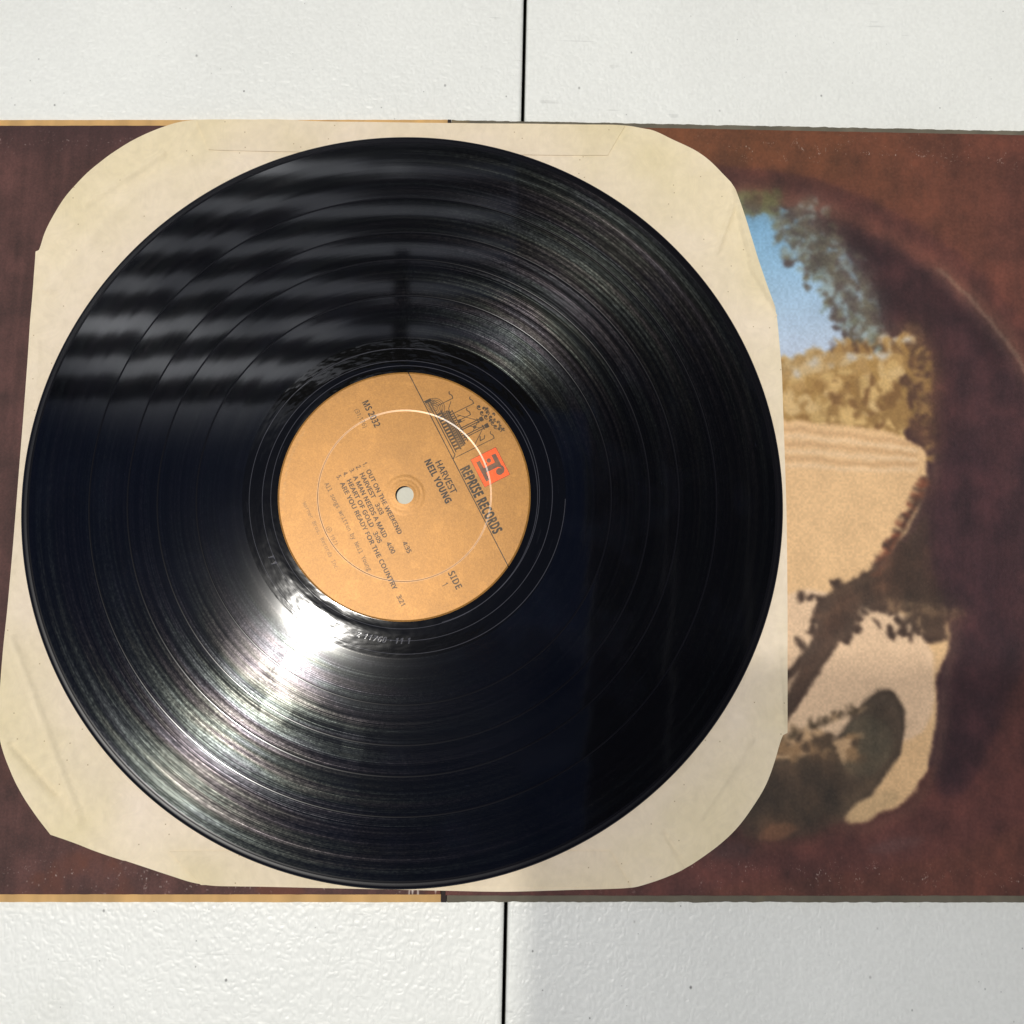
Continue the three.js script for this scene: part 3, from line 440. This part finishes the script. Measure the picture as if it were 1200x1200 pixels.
  songs.forEach(([n, t, d, e, d0], i) => { const b = 104 + i * 32; text(n, -213, -195, b, 20, false, song, 'sans-serif', 6); text(t, -177, e, b, 20, false, song, 'sans-serif', 6); text(d, d0, d0 + 55, b, 20, false, song, 'sans-serif', 6); });
  text('All songs written by Neil Young', -207, 232, 294, 19, false, 'rgb(80,58,34)', 'monospace', 3);
  c.strokeStyle = 'rgb(90,66,38)'; c.lineWidth = 2; c.beginPath(); c.arc(-14, 366, 12, 0, 7); c.stroke(); text('P', -20, -8, 373, 13, false, 'rgb(90,66,38)'); text('1971', 12, 66, 376, 18, false, 'rgb(90,66,38)', 'monospace');
  text('Warner Bros. Records Inc.', -174, 170, 418, 17, false, 'rgb(104,76,44)', 'monospace', 2);
  // the square emblem: a slab r with a ball and two dots
  c.fillStyle = 'rgb(226,84,30)'; c.fillRect(-8, -460, 139, 126); c.strokeStyle = 'rgb(110,50,30)'; c.lineWidth = 2; c.strokeRect(-8, -460, 139, 126);
  c.fillStyle = 'rgb(96,70,54)'; c.strokeStyle = 'rgb(96,70,54)';
  c.fillRect(14, -369, 98, 18); c.fillRect(52, -440, 24, 76); c.fillRect(16, -446, 58, 20); c.beginPath(); c.arc(32, -405, 10, 0, 7); c.fill(); c.beginPath(); c.arc(98, -425, 16, 0, 7); c.fill();
  c.lineWidth = 12; c.beginPath(); c.moveTo(68, -428); c.quadraticCurveTo(88, -458, 106, -436); c.stroke(); c.beginPath(); c.arc(40, -385, 6, 0, 7); c.fill();
  // the little paddle steamer
  c.strokeStyle = 'rgb(56,42,26)'; c.fillStyle = 'rgb(56,42,26)'; const line = (w, ...p) => { c.lineWidth = w * 1.5; c.beginPath(); c.moveTo(p[0], p[1]); for (let i = 2; i < p.length; i += 2) c.lineTo(p[i], p[i + 1]); c.stroke(); };
  line(3, -340, -270, -330, -282, -60, -282, -46, -266); line(3, -332, -292, -70, -292);
  for (let i = 0; i < 12; i++) { const s = -262 + i * 16; c.fillRect(s, -312, 9, 20); line(2, s - 2, -314, s + 11, -314); }
  line(3, -270, -318, -72, -318); for (let i = 0; i < 16; i++) c.fillRect(-250 + i * 11, -333, 5, 11); line(3, -256, -337, -80, -337); line(4, -252, -345, -86, -345); for (let i = 0; i < 14; i++) c.fillRect(-246 + i * 11, -358, 6, 9); line(3, -248, -362, -90, -362);
  c.globalAlpha = 0.45; c.fillRect(-258, -345, 176, 28); c.globalAlpha = 1;
  for (let k = 0; k < 5; k++) { c.lineWidth = 2.4; c.beginPath(); c.arc(-292, -296, 14 + k * 8, Math.PI, 0); c.stroke(); }
  for (let k = 0; k < 9; k++) line(1.8, -338 + k * 7, -270, -338 + k * 7, -300 - 18 * Math.sin(k / 8 * 3.14)); c.fillRect(-342, -300, 14, 30);
  for (const [s, top] of [[-152, -470], [-114, -478]]) { line(9, s, -362, s, top + 12); c.strokeStyle = 'rgb(154,109,53)'; line(3, s, -366, s, top + 20); c.strokeStyle = 'rgb(56,42,26)'; c.fillRect(s - 10, top, 20, 16); c.fillRect(s - 12, top + 24, 24, 5); }
  line(2, -147, -440, -118, -400); line(2, -118, -440, -147, -400); c.beginPath(); c.arc(-133, -418, 8, 0, 7); c.fill(); line(2, -114, -452, -60, -380); line(2, -152, -446, -220, -372);
  const curl = (s, t, r, d) => { c.lineWidth = 4.2; c.beginPath(); for (let i = 0; i <= 30; i++) { const a = i / 30 * 5.2 * d, k = r * (1 - i / 38); c.lineTo(s + Math.cos(a) * k, t + Math.sin(a) * k); } c.stroke(); c.beginPath(); c.arc(s, t, r * 0.42, 0, 7); c.fill(); };
  [[-206, -478, 13, 1], [-190, -492, 11, -1], [-176, -478, 12, 1], [-166, -497, 11, -1], [-152, -486, 12, 1], [-140, -504, 11, 1], [-148, -520, 8, -1], [-126, -492, 9, -1], [-112, -500, 12, 1], [-104, -520, 11, -1], [-92, -504, 12, 1], [-84, -524, 9, 1], [-74, -512, 13, -1], [-66, -530, 8, 1], [-122, -514, 8, 1], [-182, -508, 8, 1]].forEach((a) => curl(...a));
  const flag = (s, b, t, d) => { line(2.2, s, b, s, t); c.lineWidth = 4; c.beginPath(); c.moveTo(s, t + 3); c.quadraticCurveTo(s + d * 12, t - 5, s + d * 22, t + 5); c.quadraticCurveTo(s + d * 28, t + 9, s + d * 34, t + 2); c.stroke(); };
  flag(-296, -300, -392, -1); flag(-232, -345, -464, -1); flag(-192, -362, -428, -1); flag(-48, -280, -474, -1); line(3, -78, -440, -66, -432, -66, -412, -84, -420); line(2, -286, -376, -262, -352, -226, -346); c.fillRect(-196, -378, 16, 14); line(2, -210, -345, -210, -386); line(2, -182, -362, -182, -392);
  // faint ring of small print round the lower rim
  c.fillStyle = 'rgb(150,114,70)'; c.font = '13px sans-serif'; { const str = 'MANUFACTURED BY WARNER BROS. RECORDS INC.'; let a = 2.62; for (const ch of str) { c.save(); c.rotate(a - Math.PI / 2); c.translate(0, 540); c.rotate(0); c.fillText(ch, 0, 0); c.restore(); a -= (c.measureText(ch).width + 1.2) / 540; } }
  const ld = c.getImageData(0, 0, L, L).data;
  const labelColor = colorMap(L, L, (u, v, i, j) => {
    const o = (j * L + i) * 4, g = noise(u * 420, v * 420, 421) - 0.5, g2 = noise(u * 190, v * 190, 423) - 0.5, b = fbm(u * 6, v * 6, 425, 4) - 0.5, k = 1 + 0.11 * g + 0.08 * g2 + 0.10 * b;
    let col = [ld[o] * k, ld[o + 1] * k, ld[o + 2] * k]; const wear = step(0.55, 0.75, fbm(u * 22, v * 22, 431, 4)); col = mix3(col, [190 * k, 138 * k, 72 * k], 0.16 * wear);
    return col;
  }, false);
  const labelBump = grayMap(1024, 1024, (u, v) => 0.6 * noise(u * 300, v * 300, 435) + 0.4 * fbm(u * 120, v * 120, 437, 3), false);
  const goldPaper = new THREE.MeshPhysicalMaterial({ map: labelColor, bumpMap: labelBump, bumpScale: 0.000014, roughness: 0.36, metalness: 0.15, specularIntensity: 0.32 });
  const PR = 0.0343;
  const labelY = (r) => TOP + 0.0001 - 0.00007 * step(PR + 0.00028, PR - 0.00028, r) - 0.0002 * step(0.0494, 0.05, r) + 0.00012 * step(0.0065, 0.0036, r) + 0.00004 * step(0.0045, 0.0058, r) * step(0.0085, 0.007, r);
  const label = part('paper_label', mergeGeometries([planar(ring(RH, PR - 0.0003, 150, labelY, 256), 0.1), planar(ring(PR + 0.0003, RL, 90, labelY, 256), 0.1)]), goldPaper, record);
  const pressed = goldPaper.clone(); pressed.roughness = 0.28; pressed.bumpMap = null; pressed.specularIntensity = 1.2;
  part('pressed_ring', planar(ring(PR - 0.0003, PR + 0.0003, 24, labelY, 256), 0.1), pressed, label);
}

renderer.render(scene, camera);
